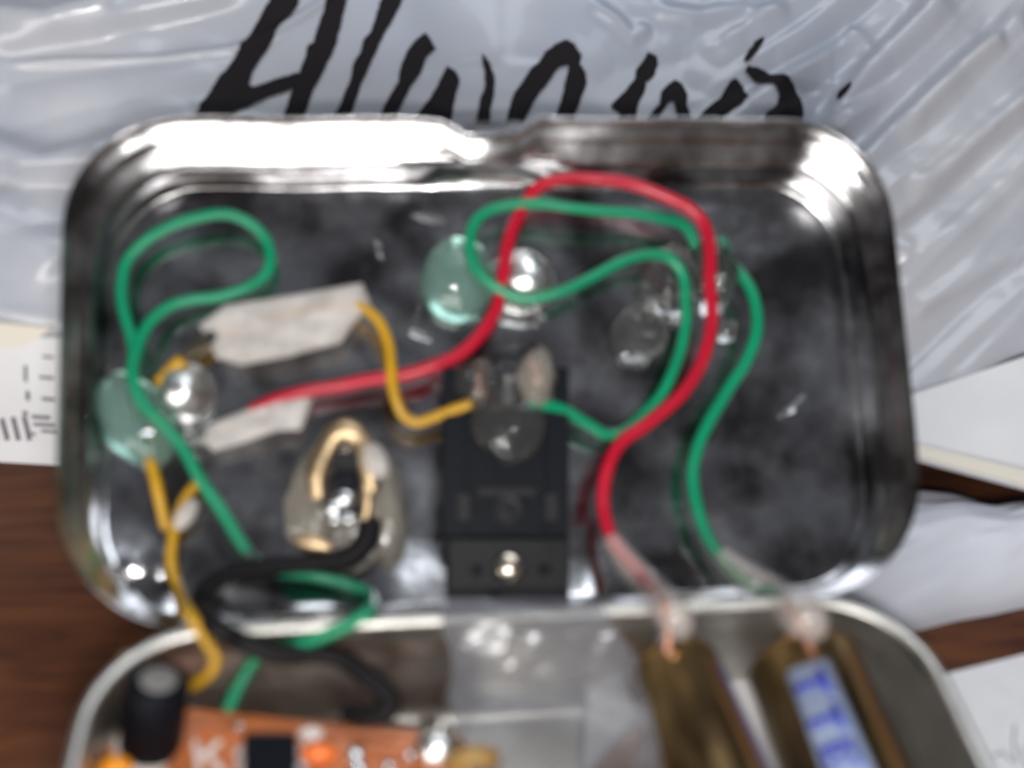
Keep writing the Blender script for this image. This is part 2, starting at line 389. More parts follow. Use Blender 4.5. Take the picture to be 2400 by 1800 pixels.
U0, U1, V1 = -9.5, 9.5, 7.5; NU, NV = 420, 200
vs, fs = [], []
for i in range(NU+1):
    u = U0+(U1-U0)*i/NU; v0 = edge_v(u)
    col = []
    hh0 = bagh(u, v0)
    for a in range(5):      # rolled lower edge, going underneath
        an = math.pi*(1-a/5)*0.9
        col.append(BP0+LU*u+BVV*(v0-0.22*math.sin(an))+BNN*(hh0-0.25+0.25*math.cos(an)))
    for j in range(NV+1):
        v = v0+(V1-v0)*(j/NV); col.append(BP0+LU*u+BVV*v+BNN*bagh(u, v))
    top = col[-1]; col += [top+Vector((0, 0.8, -0.8)), top+Vector((0, 1.2, -3.5)), Vector((top.x, top.y+1.2, 0.02))]
    vs += col
NC = 5+NV+1+3
for i in range(NU):
    for j in range(NC-1): fs.append((i*NC+j, (i+1)*NC+j, (i+1)*NC+j+1, i*NC+j+1))
bag = thing('plastic_bag', 'white glossy plastic bag with large black brush lettering, creased, behind the lid', 'plastic bag', BP0)
obj('film', (vs, fs), M_BAG, bag)
# brush lettering, printed on the film: outlines in photo pixels, continued under the lid
GLY = [
    # A
    [(655, -30), (712, -30), (700, 15), (668, 60), (648, 82), (628, 118), (596, 160), (584, 196), (590, 200), (640, 184), (700, 168), (716, 130), (722, 108), (736, 98), (748, 60), (770, 0), (782, -30), (822, -30), (812, 5), (800, 60), (786, 110), (760, 160), (738, 200), (722, 240), (700, 290), (690, 340), (640, 350), (655, 300), (668, 256), (674, 232), (684, 205), (640, 222), (590, 245), (540, 268), (505, 300), (440, 330), (455, 290), (466, 262), (470, 245), (490, 222), (510, 190), (540, 150), (565, 105), (588, 70), (610, 40)],
    # l
    [(902, -30), (958, -30), (940, 8), (925, 40), (905, 75), (888, 110), (868, 150), (846, 195), (828, 245), (810, 290), (795, 340), (750, 350), (765, 300), (780, 262), (800, 232), (812, 200), (822, 178), (826, 150), (845, 118), (852, 92), (866, 78), (880, 40)],
    # w/y strokes
    [(996, 76), (1010, 95), (1022, 118), (1000, 135), (990, 165), (968, 195), (945, 232), (930, 268), (905, 320), (870, 330), (885, 285), (898, 250), (915, 215), (932, 190), (940, 150), (960, 110), (978, 88)],
    [(1048, 156), (1066, 168), (1076, 190), (1068, 225), (1062, 265), (1055, 300), (1046, 340), (1000, 320), (985, 290), (970, 275), (985, 255), (1010, 225), (1028, 190)],
    [(1128, 132), (1145, 150), (1158, 178), (1160, 200), (1156, 235), (1150, 270), (1148, 310), (1150, 350), (1112, 350), (1108, 320), (1120, 270), (1124, 240), (1134, 210), (1136, 180), (1128, 150)],
    # a
    [(1325, 100), (1345, 110), (1360, 135), (1358, 155), (1372, 175), (1376, 198), (1362, 230), (1352, 262), (1335, 300), (1320, 340), (1285, 340), (1295, 290), (1308, 250), (1320, 215), (1325, 185), (1330, 158), (1310, 165), (1285, 195), (1262, 225), (1245, 255), (1228, 285), (1215, 330), (1180, 340), (1182, 300), (1196, 250), (1204, 222), (1222, 195), (1240, 170), (1262, 152), (1275, 128), (1300, 110)],
    [(1518, 122), (1538, 132), (1544, 152), (1535, 175), (1515, 192), (1510, 215), (1498, 245), (1492, 275), (1480, 330), (1445, 330), (1450, 275), (1455, 262), (1432, 248), (1448, 230), (1470, 205), (1488, 188), (1490, 165), (1505, 145)],
    [(1582, 186), (1600, 195), (1612, 220), (1612, 250), (1618, 275), (1630, 320), (1600, 330), (1590, 290), (1586, 262), (1578, 235), (1568, 240), (1555, 255), (1535, 285), (1510, 310), (1500, 300), (1525, 265), (1545, 245), (1550, 215), (1562, 198)],
    [(1722, 186), (1742, 205), (1748, 232), (1735, 250), (1712, 262), (1690, 280), (1660, 320), (1600, 320), (1640, 270), (1660, 252), (1685, 232), (1700, 208), (1708, 192)],
    # s
    [(1788, 90), (1790, 98), (1778, 118), (1762, 138), (1750, 150), (1741, 146), (1750, 125), (1768, 102)],
    [(1752, 157), (1775, 158), (1800, 170), (1830, 182), (1862, 200), (1880, 228), (1884, 262), (1876, 300), (1860, 350), (1790, 340), (1780, 290), (1790, 272), (1812, 258), (1818, 235), (1806, 215), (1780, 200), (1758, 185), (1744, 168)],
    # small mark
    [(1984, 200), (1986, 208), (1974, 228), (1964, 236), (1960, 230), (1970, 210)],
]
def ink(poly):
    P = [Vector((q[0]+random.uniform(-1.5, 1.5), q[1]+random.uniform(-1.5, 1.5))) for q in poly]
    # ragged brush edge
    Q = []
    for i, p in enumerate(P):
        q = P[(i+1) % len(P)]; L = (q-p).length; k = max(1, int(L/9))
        nn = Vector((-(q-p).y, (q-p).x)).normalized() if L > 0 else Vector((0, 0))
        for j in range(k):
            Q.append(p+(q-p)*j/k+nn*(random.uniform(-1.6, 1.6) if j else 0))
    uv = [BPt(*q) for q in Q]
    bm = bmesh.new(); bv = [bm.verts.new((a, b_, 0)) for a, b_ in uv]
    tri = tessellate_polygon([[Vector((a, b_, 0)) for a, b_ in uv]])
    for f in tri:
        try: bm.faces.new([bv[i] for i in f])
        except ValueError: pass
    for _ in range(4):
        es = [e for e in bm.edges if e.calc_length() > 0.13]
        if not es: break
        bmesh.ops.subdivide_edges(bm, edges=es, cuts=1)
        bmesh.ops.triangulate(bm, faces=bm.faces)
    bm.verts.index_update()
    vs = [BP0+LU*v.co.x+BVV*v.co.y+BNN*(bagh(v.co.x, v.co.y)+0.035) for v in bm.verts]
    fs = [tuple(v.index for v in f.verts) for f in bm.faces]; bm.free()
    return vs, fs
for g in GLY: obj('brush_lettering', ink(g), M_INK, bag)

# ------------------------------------------------------------------ cartons, lower bag, paper
def carton_left():
    y0 = 4.75; zt = 2.45
    c = thing('printed_carton', 'white printed carton standing left of the lid below the creased bag', 'carton', (-7.2, y0+1.2, 0))
    a = ZP(-400, 1060, 0); b_ = ZP(300, 1100, 0)
    d = (b_-a).normalized(); back = Vector((-d.y, d.x, 0))*2.4
    obj('body', prism([a, b_, b_+back, a+back], (0, 0, zt), 0.03), M_CARD, c, smooth=False)
    nrm = Vector((d.y, -d.x, 0))
    def fp(px, py): return on_plane(px, py, a+nrm*0.004, nrm)
    def bar(pts): obj('printed_mark', prism([fp(*q) for q in pts], nrm*0.003), M_PRINT, c, smooth=False)
    for k in range(4):
        x = -28+k*26; bar([(x, 985-k*3), (x+12, 982-k*3), (x+26, 1030), (x+14, 1034)])
    for (x, y, ww, hh) in ((56, 855, 8, 38), (60, 915, 10, 22), (52, 962, 14, 8), (92, 880, 34, 7), (100, 832, 26, 6), (74, 972, 44, 9), (78, 990, 50, 8), (96, 1006, 36, 7), (98, 930, 30, 8), (70, 1012, 14, 6)):
        bar([(x, y), (x+ww, y+3), (x+ww, y+hh+3), (x, y+hh)])
    f0 = fp(-60, 812); f1 = fp(60, 806); f2 = fp(128, 762); f3 = fp(-60, 745)
    obj('flap', prism([f0, f1, f2, f3], nrm*0.08), M_CARD2, c, smooth=False)
carton_left()
n_ = Vector((0.05, -0.55, 0.83)).normalized()
p0 = ZP(2140, 1072, 1.5)
def RPx(px, py, off=0): return on_plane(px, py, p0+n_*off, n_)
cb = thing('card_box', 'plain white card box edge right of the lid under the bag folds', 'box', ZP(2300, 1100, 1.0))
pl = [RPx(1900, 1005), RPx(2140, 1072), RPx(2420, 1147), RPx(2700, 1225), RPx(2900, 730), RPx(2400, 835), RPx(2130, 925), RPx(1900, 950)]
obj('panel', prism([p-n_*0.12 for p in pl], n_*0.12, 0.02), M_CARD, cb, smooth=False)
pl2 = [RPx(1900, 1003, 0.012), RPx(2140, 1070, 0.012), RPx(2420, 1145, 0.012), RPx(2700, 1223, 0.012), RPx(2700, 1180, 0.012), RPx(2420, 1108, 0.012), RPx(2140, 1042, 0.012), RPx(1900, 975, 0.012)]
obj('edge_strip', prism(pl2, n_*0.05, 0.01), M_CARD2, cb, smooth=False)
# bag lobe lying on the table at right
topc = [(1900, 1090), (2060, 1108), (2150, 1126), (2240, 1136), (2330, 1160), (2400, 1152), (2500, 1140), (2800, 1110)]
botc = [(1900, 1545), (2060, 1500), (2150, 1478), (2240, 1455), (2330, 1440), (2400, 1424), (2500, 1400), (2800, 1330)]
vs, fs = [], []; NI, NJ = 90, 60
def interp(Pn, s):
    x = s*(len(Pn)-1); i = min(int(x), len(Pn)-2); f = x-i; return (Pn[i][0]+(Pn[i+1][0]-Pn[i][0])*f, Pn[i][1]+(Pn[i+1][1]-Pn[i][1])*f)
for i in range(NI+1):
    s = i/NI; A = ZP(*interp(topc, s), 0.75); A.z = 0; B_ = ZP(*interp(botc, s), 0.02); B_.z = 0
    for j in range(NJ+1):
        q = j/NJ; p = A+(B_-A)*q
        h = 0.95*(math.sin(math.pi*min(1, (q+0.10)/1.10))**0.5 if q < 0.999 else 0)
        h *= 1-0.05*math.sin(q*9)
        h += (0.11*noise.noise(Vector((s*4, q*9+s*3, 1)))+0.02*noise.noise(Vector((s*4, q*16+s*6, 4))))*min(1, 6*(1-q))
        p.z = max(0.01, h); vs.append(p)
for i in range(NI):
    for j in range(NJ): fs.append((i*(NJ+1)+j, (i+1)*(NJ+1)+j, (i+1)*(NJ+1)+j+1, i*(NJ+1)+j+1))
k = len(vs)
for i in range(NI+1): vs.append(Vector((vs[i*(NJ+1)].x, vs[i*(NJ+1)].y+0.05, 0.01)))
for i in range(NI): fs.append((k+i, k+i+1, (i+1)*(NJ+1), i*(NJ+1)))
tag(obj('plastic_wrap', (vs, fs), M_BAG2), 'rolled white plastic wrapping lying on the wooden table right of the hinge', 'plastic wrap')
pp = [ZP(2180, 1590, 0.012), ZP(2420, 1530, 0.012), ZP(2800, 1440, 0.012), ZP(3000, 2100, 0.012), ZP(2180, 2100, 0.012)]
pt = thing('paper_sheet', 'white sheet of paper on the table at the lower right corner', 'paper', ZP(2400, 1700, 0))
obj('sheet', prism(pp, (0, 0, 0.02)), M_PAPER, pt, smooth=False)
for pts in ([(2378, 1700), (2376, 1740), (2382, 1790)], [(2330, 1772), (2350, 1764), (2372, 1784)], [(2395, 1750), (2402, 1780), (2412, 1810)]):
    obj('pencil_mark', tube([ZP(x, y, 0.035) for x, y in pts], 0.012, 6), M_PRINT, pt)

# ------------------------------------------------------------------ wires (photo pixel x, y, height above lid floor; 'z' = height above table)
def wp(q):
    if len(q) == 4: return ZP(q[0], q[1], q[3])
    return LP(q[0], q[1], q[2])
def wire(name, label, pts, m, r, group=None):
    P = [wp(q) for q in pts]
    t_ = thing(name, label, 'wire', P[0], group)
    Q = catmull(P, 8)
    Q = [p+Vector((noise.noise(p*1.7), noise.noise(p*1.7+Vector((9, 0, 0))), noise.noise(p*1.3+Vector((0, 7, 0)))))*0.035 for p in Q]
    obj('insulation', tube(Q, r, raw=True), m, t_)
    return t_, P
wire('green_wire', 'green wire coiled in a large loop at the left, running down to the tin base',
     [(325, 985, .18), (312, 900, .25), (312, 830, .30), (296, 740, .30), (288, 670, .32), (300, 610, .34), (345, 560, .38), (410, 522, .42), (480, 505, .45), (545, 506, .45), (600, 532, .42), (632, 575, .38), (630, 630, .36), (590, 670, .36), (520, 693, .38), (450, 702, .42), (390, 722, .46), (344, 762, .50), (320, 815, .52), (315, 880, .52), (335, 945, .52), (385, 1000, .52), (430, 1050, .52), (465, 1110, .50), (500, 1170, .48), (545, 1240, .46), (590, 1305, .46), (640, 1335, .48), (720, 1352, .5), (810, 1368, .5), (866, 1395, .55), (865, 1430, 'z', 2.2), (815, 1462, 'z', 2.1), (740, 1495, 'z', 1.9), (660, 1512, 'z', 1.7), (600, 1540, 'z', 1.5), (562, 1600, 'z', 1.35), (530, 1665, 'z', 1.15)], M_GREEN, 0.072)
wire('green_wire', 'green wire looped over the middle glue blobs and crossing under the red wire',
     [(1235, 952, .62), (1280, 952, .60), (1325, 962, .52), (1372, 992, .42), (1425, 1018, .35), (1470, 1008, .35), (1520, 960, .36), (1560, 905, .38), (1590, 840, .40), (1605, 775, .42), (1610, 710, .45), (1602, 645, .5), (1570, 605, .55), (1515, 594, .58), (1455, 612, .6), (1390, 650, .6), (1310, 685, .58), (1230, 698, .55), (1160, 672, .55), (1112, 620, .55), (1102, 560, .58), (1118, 510, .6), (1170, 484, .62), (1250, 478, .62), (1350, 487, .60), (1450, 497, .56), (1540, 510, .50), (1605, 530, .42), (1630, 570, .30), (1640, 620, .2)], M_GREEN, 0.074)
wire('green_wire', 'green wire curving down the right side of the lid into a clear sleeve',
     [(1690, 560, .25), (1710, 610, .35), (1745, 655, .42), (1768, 710, .48), (1774, 770, .50), (1755, 840, .50), (1715, 905, .48), (1670, 975, .46), (1640, 1040, .45), (1624, 1110, .45), (1630, 1180, .48), (1655, 1250, .52), (1700, 1320, .6), (1760, 1372, .75), (1830, 1400, .95)], M_GREEN, 0.080)
wire('red_wire', 'red wire arching across the top of the lid and down to the batteries',
     [(590, 965, .38), (650, 935, .40), (720, 915, .40), (800, 902, .38), (880, 890, .42), (960, 875, .46), (1030, 850, .50), (1090, 818, .50), (1135, 772, .50), (1165, 715, .50), (1178, 650, .50), (1188, 590, .52), (1205, 530, .54), (1235, 470, .58), (1280, 432, .62), (1350, 416, .65), (1430, 422, .66), (1520, 446, .66), (1600, 482, .66), (1648, 525, .66), (1664, 580, .66), (1664, 650, .66), (1668, 720, .64), (1662, 790, .60), (1640, 865, .56), (1590, 930, .54), (1520, 990, .52), (1455, 1040, .50), (1425, 1090, .50), (1415, 1150, .50), (1420, 1215, .52), (1440, 1275, .58), (1490, 1335, .72), (1535, 1385, .88)], M_RED, 0.088)
wire('yellow_wire', 'yellow wire bent in a hook between the upper tape and the black switch',
     [(560, 770, .30), (660, 740, .34), (760, 716, .38), (830, 715, .42), (880, 745, .46), (908, 800, .48), (918, 860, .52), (925, 920, .50), (945, 970, .45), (975, 990, .42), (1020, 978, .46), (1070, 958, .55), (1120, 940, .62)], M_YEL, 0.070)
wire('yellow_wire', 'short yellow wire joining the silver dome to the upper tape',
     [(372, 895, .22), (420, 850, .30), (480, 812, .32), (530, 782, .32), (570, 772, .30)], M_YEL, 0.078)
wire('yellow_wire', 'short straight yellow wire hanging below the left green glue blob',
     [(345, 990, .26), (350, 1060, .28), (364, 1130, .28), (378, 1190, .25), (388, 1235, .2)], M_YEL, 0.070)
wire('yellow_wire', 'long yellow wire running from the left glue down into the base',
     [(475, 1118, .28), (440, 1160, .32), (415, 1210, .36), (402, 1260, .38), (402, 1320, .40), (416, 1380, .45), (445, 1430, 'z', 2.16), (480, 1490, 'z', 2.0), (504, 1540, 'z', 1.85), (490, 1580, 'z', 1.7), (455, 1610, 'z', 1.5)], M_YEL, 0.066)
wire('black_wire', 'black wire leaving the jack socket and curling over the rim into the base',
     [(850, 1290, .40), (800, 1318, .44), (720, 1325, .48), (620, 1328, .5), (540, 1345, .5), (485, 1380, .5), (468, 1418, .55), (500, 1460, 'z', 2.15), (560, 1500, 'z', 1.95), (640, 1528, 'z', 1.8), (730, 1530, 'z', 1.7), (800, 1545, 'z', 1.65), (860, 1585, 'z', 1.6), (912, 1632, 'z', 1.5), (905, 1668, 'z', 1.4), (860, 1678, 'z', 1.3), (815, 1672, 'z', 1.2)], M_BLKW, 0.125)

# ------------------------------------------------------------------ tape flags and sleeves
def flag(name, label, poly, h0, h1, m):
    """folded tape: a flat, slightly wavy double layer"""
    c = sum((Vector(p) for p in poly), Vector((0, 0)))/len(poly); n = len(poly)
    P = []
    for i in range(n):
        a, b_ = Vector(poly[i]), Vector(poly[(i+1) % n])
        for j in range(6): P.append(a+(b_-a)*j/6)
    vs, fs = [], []; K = 7; n = len(P)
    for side in (0, 1):
        for k_ in range(K):
            s = 1-k_/K
            for p in P:
                q = c+(p-c)*s; hh = h0+(h1-h0)*(q.x-poly[0][0])/200*0.2
                hh += 0.06*noise.noise(Vector((q.x/60, q.y/40, 0)))+0.03*abs(noise.noise(Vector((q.x/25, q.y/18, 4))))
                th = (0.07*math.sqrt(max(0, 1-s**6))+0.006)
                vs.append(LP(q.x, q.y, hh+(th if side else -th*0.6)))
    for side in (0, 1):
        o_ = side*K*n
        for k_ in range(K-1):
            for j in range(n): fs.append((o_+k_*n+j, o_+k_*n+(j+1) % n, o_+(k_+1)*n+(j+1) % n, o_+(k_+1)*n+j))
        fs.append(tuple(o_+(K-1)*n+j for j in range(n)))
    for j in range(n): fs.append((j, (j+1) % n, K*n+(j+1) % n, K*n+j))
    return tag(obj(name, (vs, fs), m), label, 'tape', 'milky tape flags folded round wire joints')
flag('tape_flag', 'larger milky tape folded over the yellow wire at upper left of the lid', [(466, 762), (527, 714), (690, 690), (849, 662), (869, 713), (832, 758), (800, 803), (680, 836), (568, 856), (507, 839)], .42, .42, M_TAPE)
flag('tape_flag', 'smaller white tape wrapped on the left end of the red wire', [(466, 1006), (570, 962), (670, 927), (738, 925), (706, 1008), (649, 1010), (560, 1042), (499, 1059), (478, 1035)], .40, .40, M_TAPE)
def sleeve(label, pts, rad):
    P = [wp(q) for q in pts]; t_ = thing('clear_sleeve', label, 'sleeve', P[0], 'clear sleeves on the battery leads')
    obj('tubing', tube(P, rad, 16), M_SLEEVE, t_)
    return t_, P
t_, P = sleeve('clear pinkish sleeve on the end of the red wire above the left battery', [(1432, 1262, .58), (1470, 1318, .68), (1520, 1372, .86), (1570, 1430, 'z', 2.3), (1600, 1478, 'z', 2.15)], [.12, .17, .20, .22, .16])
obj('bare_wire', tube([wp((1520, 1372, .9)), wp((1555, 1410, 'z', 2.45)), wp((1565, 1470, 'z', 2.2)), wp((1566, 1530, 'z', 2.0))], 0.055), M_COPPER, t_)
t_, P = sleeve('clear wide sleeve on the end of the right green wire above the right battery', [(1690, 1300, .60), (1750, 1352, .74), (1820, 1400, .95), (1880, 1440, 'z', 2.35), (1915, 1480, 'z', 2.2)], [.13, .20, .25, .26, .17])
obj('bare_wire', tube([wp((1830, 1400, .95)), wp((1865, 1440, 'z', 2.4)), wp((1890, 1490, 'z', 2.2)), wp((1905, 1530, 'z', 2.0))], 0.06), M_COPPER, t_)

# ------------------------------------------------------------------ glue blobs, domes
def pxv(px, py, dx, dy, h):   # a vector in the lid plane from a pixel offset
    return LP(px+dx, py+dy, h)-LP(px, py, h)
def blob(name, label, cat, px, py, h, a, b_, rot, th, m, wob=0.08, seed=0, group=None, parent=None):
    r_ = math.radians(rot)
    ax = pxv(px, py, a*math.cos(r_), a*math.sin(r_), h); ay = pxv(px, py, -b_*math.sin(r_), b_*math.cos(r_), h)
    o_ = obj(name, ellipsoid(LP(px, py, h), ax, ay, LN*th, wob=wob, seed=seed), m, parent)
    if label: tag(o_, label, cat, group)
    return o_
GB = 'hot glue blobs on the lid floor'
blob('glue_blob', 'green tinted glue blob at the far left of the lid, biggest of the blobs', 'glue', 318, 985, .16, 125, 82, 55, .34, M_GLUEG, .10, 1, GB)
blob('glue_blob', 'round green tinted glue blob left of the red wire in the middle', 'glue', 1072, 655, .16, 84, 100, 0, .36, M_GLUEG, .06, 2, GB)
blob('glue_blob', 'small glue blob below the silver middle dome', 'glue', 1215, 735, .08, 62, 26, 8, .14, M_GLUE, .25, 3, GB)
blob('glue_blob', 'clear glue lump under the red wire at the upper right', 'glue', 1668, 640, .2, 85, 62, 80, .40, M_GLUE, .22, 4, GB)
blob('glue_blob', 'lumpy glue mass left of the red wire near the right loop end', 'glue', 1575, 665, .14, 78, 92, 20, .30, M_GLUE, .35, 5, GB)
blob('glue_blob', 'pale frosted glue patch below the lumpy glue mass', 'glue', 1500, 785, .04, 62, 72, 30, .10, M_GLUE, .3, 6, GB)
blob('glue_blob', 'small clear glue drop between the red and right green wires', 'glue', 1700, 775, .05, 30, 24, 0, .12, M_GLUE, .2, 7, GB)
blob('glue_blob', 'green drop of glue where the left green wire meets the small tape', 'glue', 452, 1022, .46, 30, 20, -10, .12, M_GLUE, .2, 8, GB)
blob('glue_blob', 'glossy glue bead on the lower long yellow wire', 'glue', 436, 1205, .42, 22, 42, 35, .14, M_TAPE, .1, 9, GB)
blob('glue_blob', 'glue bead on the green wire just above the black wire', 'glue', 587, 1302, .5, 18, 14, 0, .12, M_GLUE, .1, 10, GB)
blob('glue_blob', 'glue drop beside the short yellow wire under the upper tape', 'glue', 470, 812, .42, 55, 20, -35, .12, M_GLUE, .2, 11, GB)
DG = 'silver domes beside the green blobs'
def dome(label, px, py, a, b_, th):
    t_ = thing('silver_dome', label, 'metal dome', LP(px, py, 0), DG)
    n0 = LP(px, py, 0); rad = pxv(px, py, a, 0, 0).length
    obj('cap', ellipsoid(n0+LN*.04, pxv(px, py, a, 6, 0), pxv(px, py, -6, b_, 0), LN*th, wob=.10, seed=px, wscale=1.6), M_SILV, t_)
    obj('collar', lathe(n0, LN, [(rad*1.15, 0), (rad*1.15, .05), (rad*1.02, .07), (rad*0.9, .07)]), M_SOLD, t_)
dome('silver dome beside the big left green glue blob', 436, 925, 66, 72, .50)
dome('silver dome right of the red wire in the middle of the lid', 1225, 665, 72, 72, .46)
for i, (px, py, h, a) in enumerate(((1020+58, 555, .3, 20), (1165, 553, .4, 20), (1160, 598, .4, 18), (1092, 650, .5, 11), (1078, 685, .5, 12), (1075, 745, .35, 24), (360, 890, .35, 15), (386, 985, .55, 14), (360, 1017, .45, 13), (388, 1108, .3, 13), (386, 1088, .3, 12), (1585, 680, .45, 14), (1560, 675, .45, 13), (1700, 648, .62, 15), (1535, 722, .3, 18), (1700, 770, .18, 14), (498, 815, .46, 13), (1590, 480, .1, 6))):
    pass

# ------------------------------------------------------------------ slide switch
sw = thing('slide_switch', 'black plastic slide switch body standing in the middle of the lid', 'switch', LP(1190, 1130, 0))
def lbox(px0, py0, px1, py1, h0, h1, bev=0.03, tilt=0):
    q = [LP(px0, py1, h1), LP(px1, py1, h1), LP(px1+tilt, py0, h1), LP(px0+tilt, py0, h1)]
    d = LN*(h1-h0); return prism([p-d for p in q], d, bev)
obj('housing', lbox(1040, 860, 1335, 1262, .0, .50, .05), M_BLK, sw, smooth=False)
obj('end_plate', lbox(1048, 1262, 1335, 1422, .0, .44, .03), M_BLK2, sw, smooth=False)
obj('side_rail', lbox(1040, 862, 1092, 1258, .501, .57, .02), M_BLK, sw, smooth=False)
obj('side_rail', lbox(1282, 862, 1333, 1258, .501, .57, .02), M_BLK, sw, smooth=False)
obj('cross_bar', lbox(1118, 1142, 1258, 1162, .501, .56, .01), M_BLK2, sw, smooth=False)
c0 = LP(1190, 1195, .50)
obj('boss', lathe(c0, LN, [(.20, 0.001), (.20, .05), (.17, .06), (.14, .03), (.06, .03), (.05, .05), (.01, .055)]), M_BLK2, sw)
obj('clip', lbox(1072, 1155, 1102, 1222, .571, .62, .01), M_BLK2, sw, smooth=False)
obj('clip', lbox(1278, 1155, 1308, 1222, .571, .62, .01), M_BLK2, sw, smooth=False)
s0 = LP(1192, 1330, .44)
so = obj('screw', lathe(s0, LN, [(.20, 0.0), (.20, .05), (.185, .10), (.14, .14), (.06, .155), (.01, .16)]), M_SCREW, sw)
obj('slot', prism([s0+LN*.15+LU*.13+LVV*.02, s0+LN*.15+LU*.13-LVV*.02, s0+LN*.15-LU*.13-LVV*.02, s0+LN*.15-LU*.13+LVV*.02], LN*.012), M_BLK, so, smooth=False)
for x, y in ((1118, 1336), (1275, 1334), (1160, 1396)):
    obj('recess', lathe(LP(x, y, .441), LN, [(.07, 0.0), (.07, .012), (.05, .013)], 16), M_BLK, sw)
for px, py, m_ in ((1125, 905, M_COPPER), (1255, 880, M_COPPER), (1190, 915, M_SOLD)):
    obj('terminal', lbox(px-13, py-34, px+13, py+34, .50, .60, .02, 4), m_, sw, smooth=False)
blob('glue_blob', 'brownish glue over the left terminal of the black switch', 'glue', 1130, 905, .62, 66, 56, 20, .17, M_GLUE, .35, 12, GB)
blob('glue_blob', 'pinkish glue over the right terminal of the black switch', 'glue', 1256, 890, .62, 46, 76, 5, .17, M_GLUEB, .3, 13, GB)
blob('glue_blob', 'clear glue tongue spreading down the centre of the black switch', 'glue', 1195, 965, .56, 84, 120, 0, .16, M_GLUE, .25, 14, GB)

# ------------------------------------------------------------------ jack socket
jk = thing('jack_socket', 'round jack socket with brass frame in a ring of brownish glue, left of the switch', 'socket', LP(800, 1180, 0))
def ring(px, py, h, a, b_, th, m, name, rot=0):
    pts = []
    for i in range(41):
        an = 2*math.pi*i/40; x = a*math.cos(an); y = b_*math.sin(an); r_ = math.radians(rot)
        pts.append(LP(px+x*math.cos(r_)-y*math.sin(r_), py+x*math.sin(r_)+y*math.cos(r_), h))
    return obj(name, tube(pts, th, 14, raw=True), m, jk)
obj('flange', ellipsoid(LP(812, 1195, .06), pxv(812, 1195, 142, 0, 0), pxv(812, 1195, 0, 188, 0), LN*.22, wob=.08, seed=20), M_GLUEB, jk)
ring(812, 1190, .20, 100, 135, .10, M_GLUEB, 'glue_ring')
obj('barrel', cyl(LP(805, 1165, .0), LP(805, 1165, .45), .36, .30, bev=.04), M_BLK2, jk)
for pts in ([(745, 1165), (742, 1110), (762, 1060), (785, 1020), (815, 1010), (845, 1030), (858, 1075), (872, 1150)],):
    obj('brass_frame', tube([LP(x, y, .50) for x, y in pts], [.10, .14, .13, .15, .15, .13, .14, .10], 12, squash=.6), M_BRASS, jk)
obj('brass_frame', tube([LP(856, 1120, .5), LP(862, 1180, .48), LP(856, 1215, .42)], .07), M_BRASS, jk)
obj('contact', lbox(778, 1062, 842, 1098, .44, .56, .02), M_BLK2, jk, smooth=False)
obj('contact', lbox(788, 1105, 836, 1150, .44, .50, .02), M_BLK, jk, smooth=False)
for px, py, a, h in ((808, 1168, 28, .52), (783, 1192, 26, .50), (819, 1216, 20, .50), (786, 1218, 20, .46)):
    obj('solder_glint_bead', ellipsoid(LP(px, py, h), pxv(px, py, a, 0, h), pxv(px, py, 0, a*.8, h), LN*.1), M_SOLD, jk)  # highlights on the socket, modelled as silvery beads
obj('tab', ellipsoid(LP(733, 1272, .34), pxv(733, 1272, 48, 14, 0), pxv(733, 1272, -6, 18, 0), LN*.05), M_BRASS, jk)
blob('glue_blob', 'milky glue drop shaped as a white highlight on the upper right of the brass jack frame', 'glue', 880, 1080, .56, 30, 46, -25, .18, M_TAPE, .05, 15, GB)  # pale drop carries the white elliptical highlight in its own colour
blob('glue_blob', 'cloudy glue smear round the lower left of the jack socket', 'glue', 735, 1180, .22, 62, 120, 8, .20, M_GLUEB, .25, 16, GB)
blob('glue_blob', 'cloudy glue smear round the right side of the jack socket', 'glue', 905, 1200, .22, 48, 135, -6, .20, M_GLUEB, .25, 17, GB)
tag(obj('black_sleeve', tube([LP(790, 1318, .42), LP(830, 1300, .42), LP(862, 1262, .40), LP(868, 1225, .36)], .15), M_BLKW), 'short black sleeve at the foot of the jack socket', 'sleeve')
# glue threads on the floor
for k_, pts in enumerate(([(992, 660), (985, 700), (978, 740), (962, 775)], [(960, 775), (990, 785), (1012, 795)], [(968, 500), (1010, 512), (1040, 516)], [(878, 565), (886, 580), (896, 600)], [(1830, 975), (1860, 955), (1885, 930)], [(600, 1215), (640, 1195), (690, 1170)])):
    lab = ['upright glue thread left of the middle green blob', 'short glue thread under the upright one by the middle green blob', 'glue thread near the top centre of the lid floor', 'tiny glue speck above the large tape', 'faint scratch-like glue thread at the right of the lid floor', 'glue smear left of the jack socket'][k_]
    tag(obj('glue_thread', tube([LP(x, y, .02) for x, y in pts], [.03, .05, .03], 8), M_GLUE), lab, 'glue', 'glue threads on the lid floor')

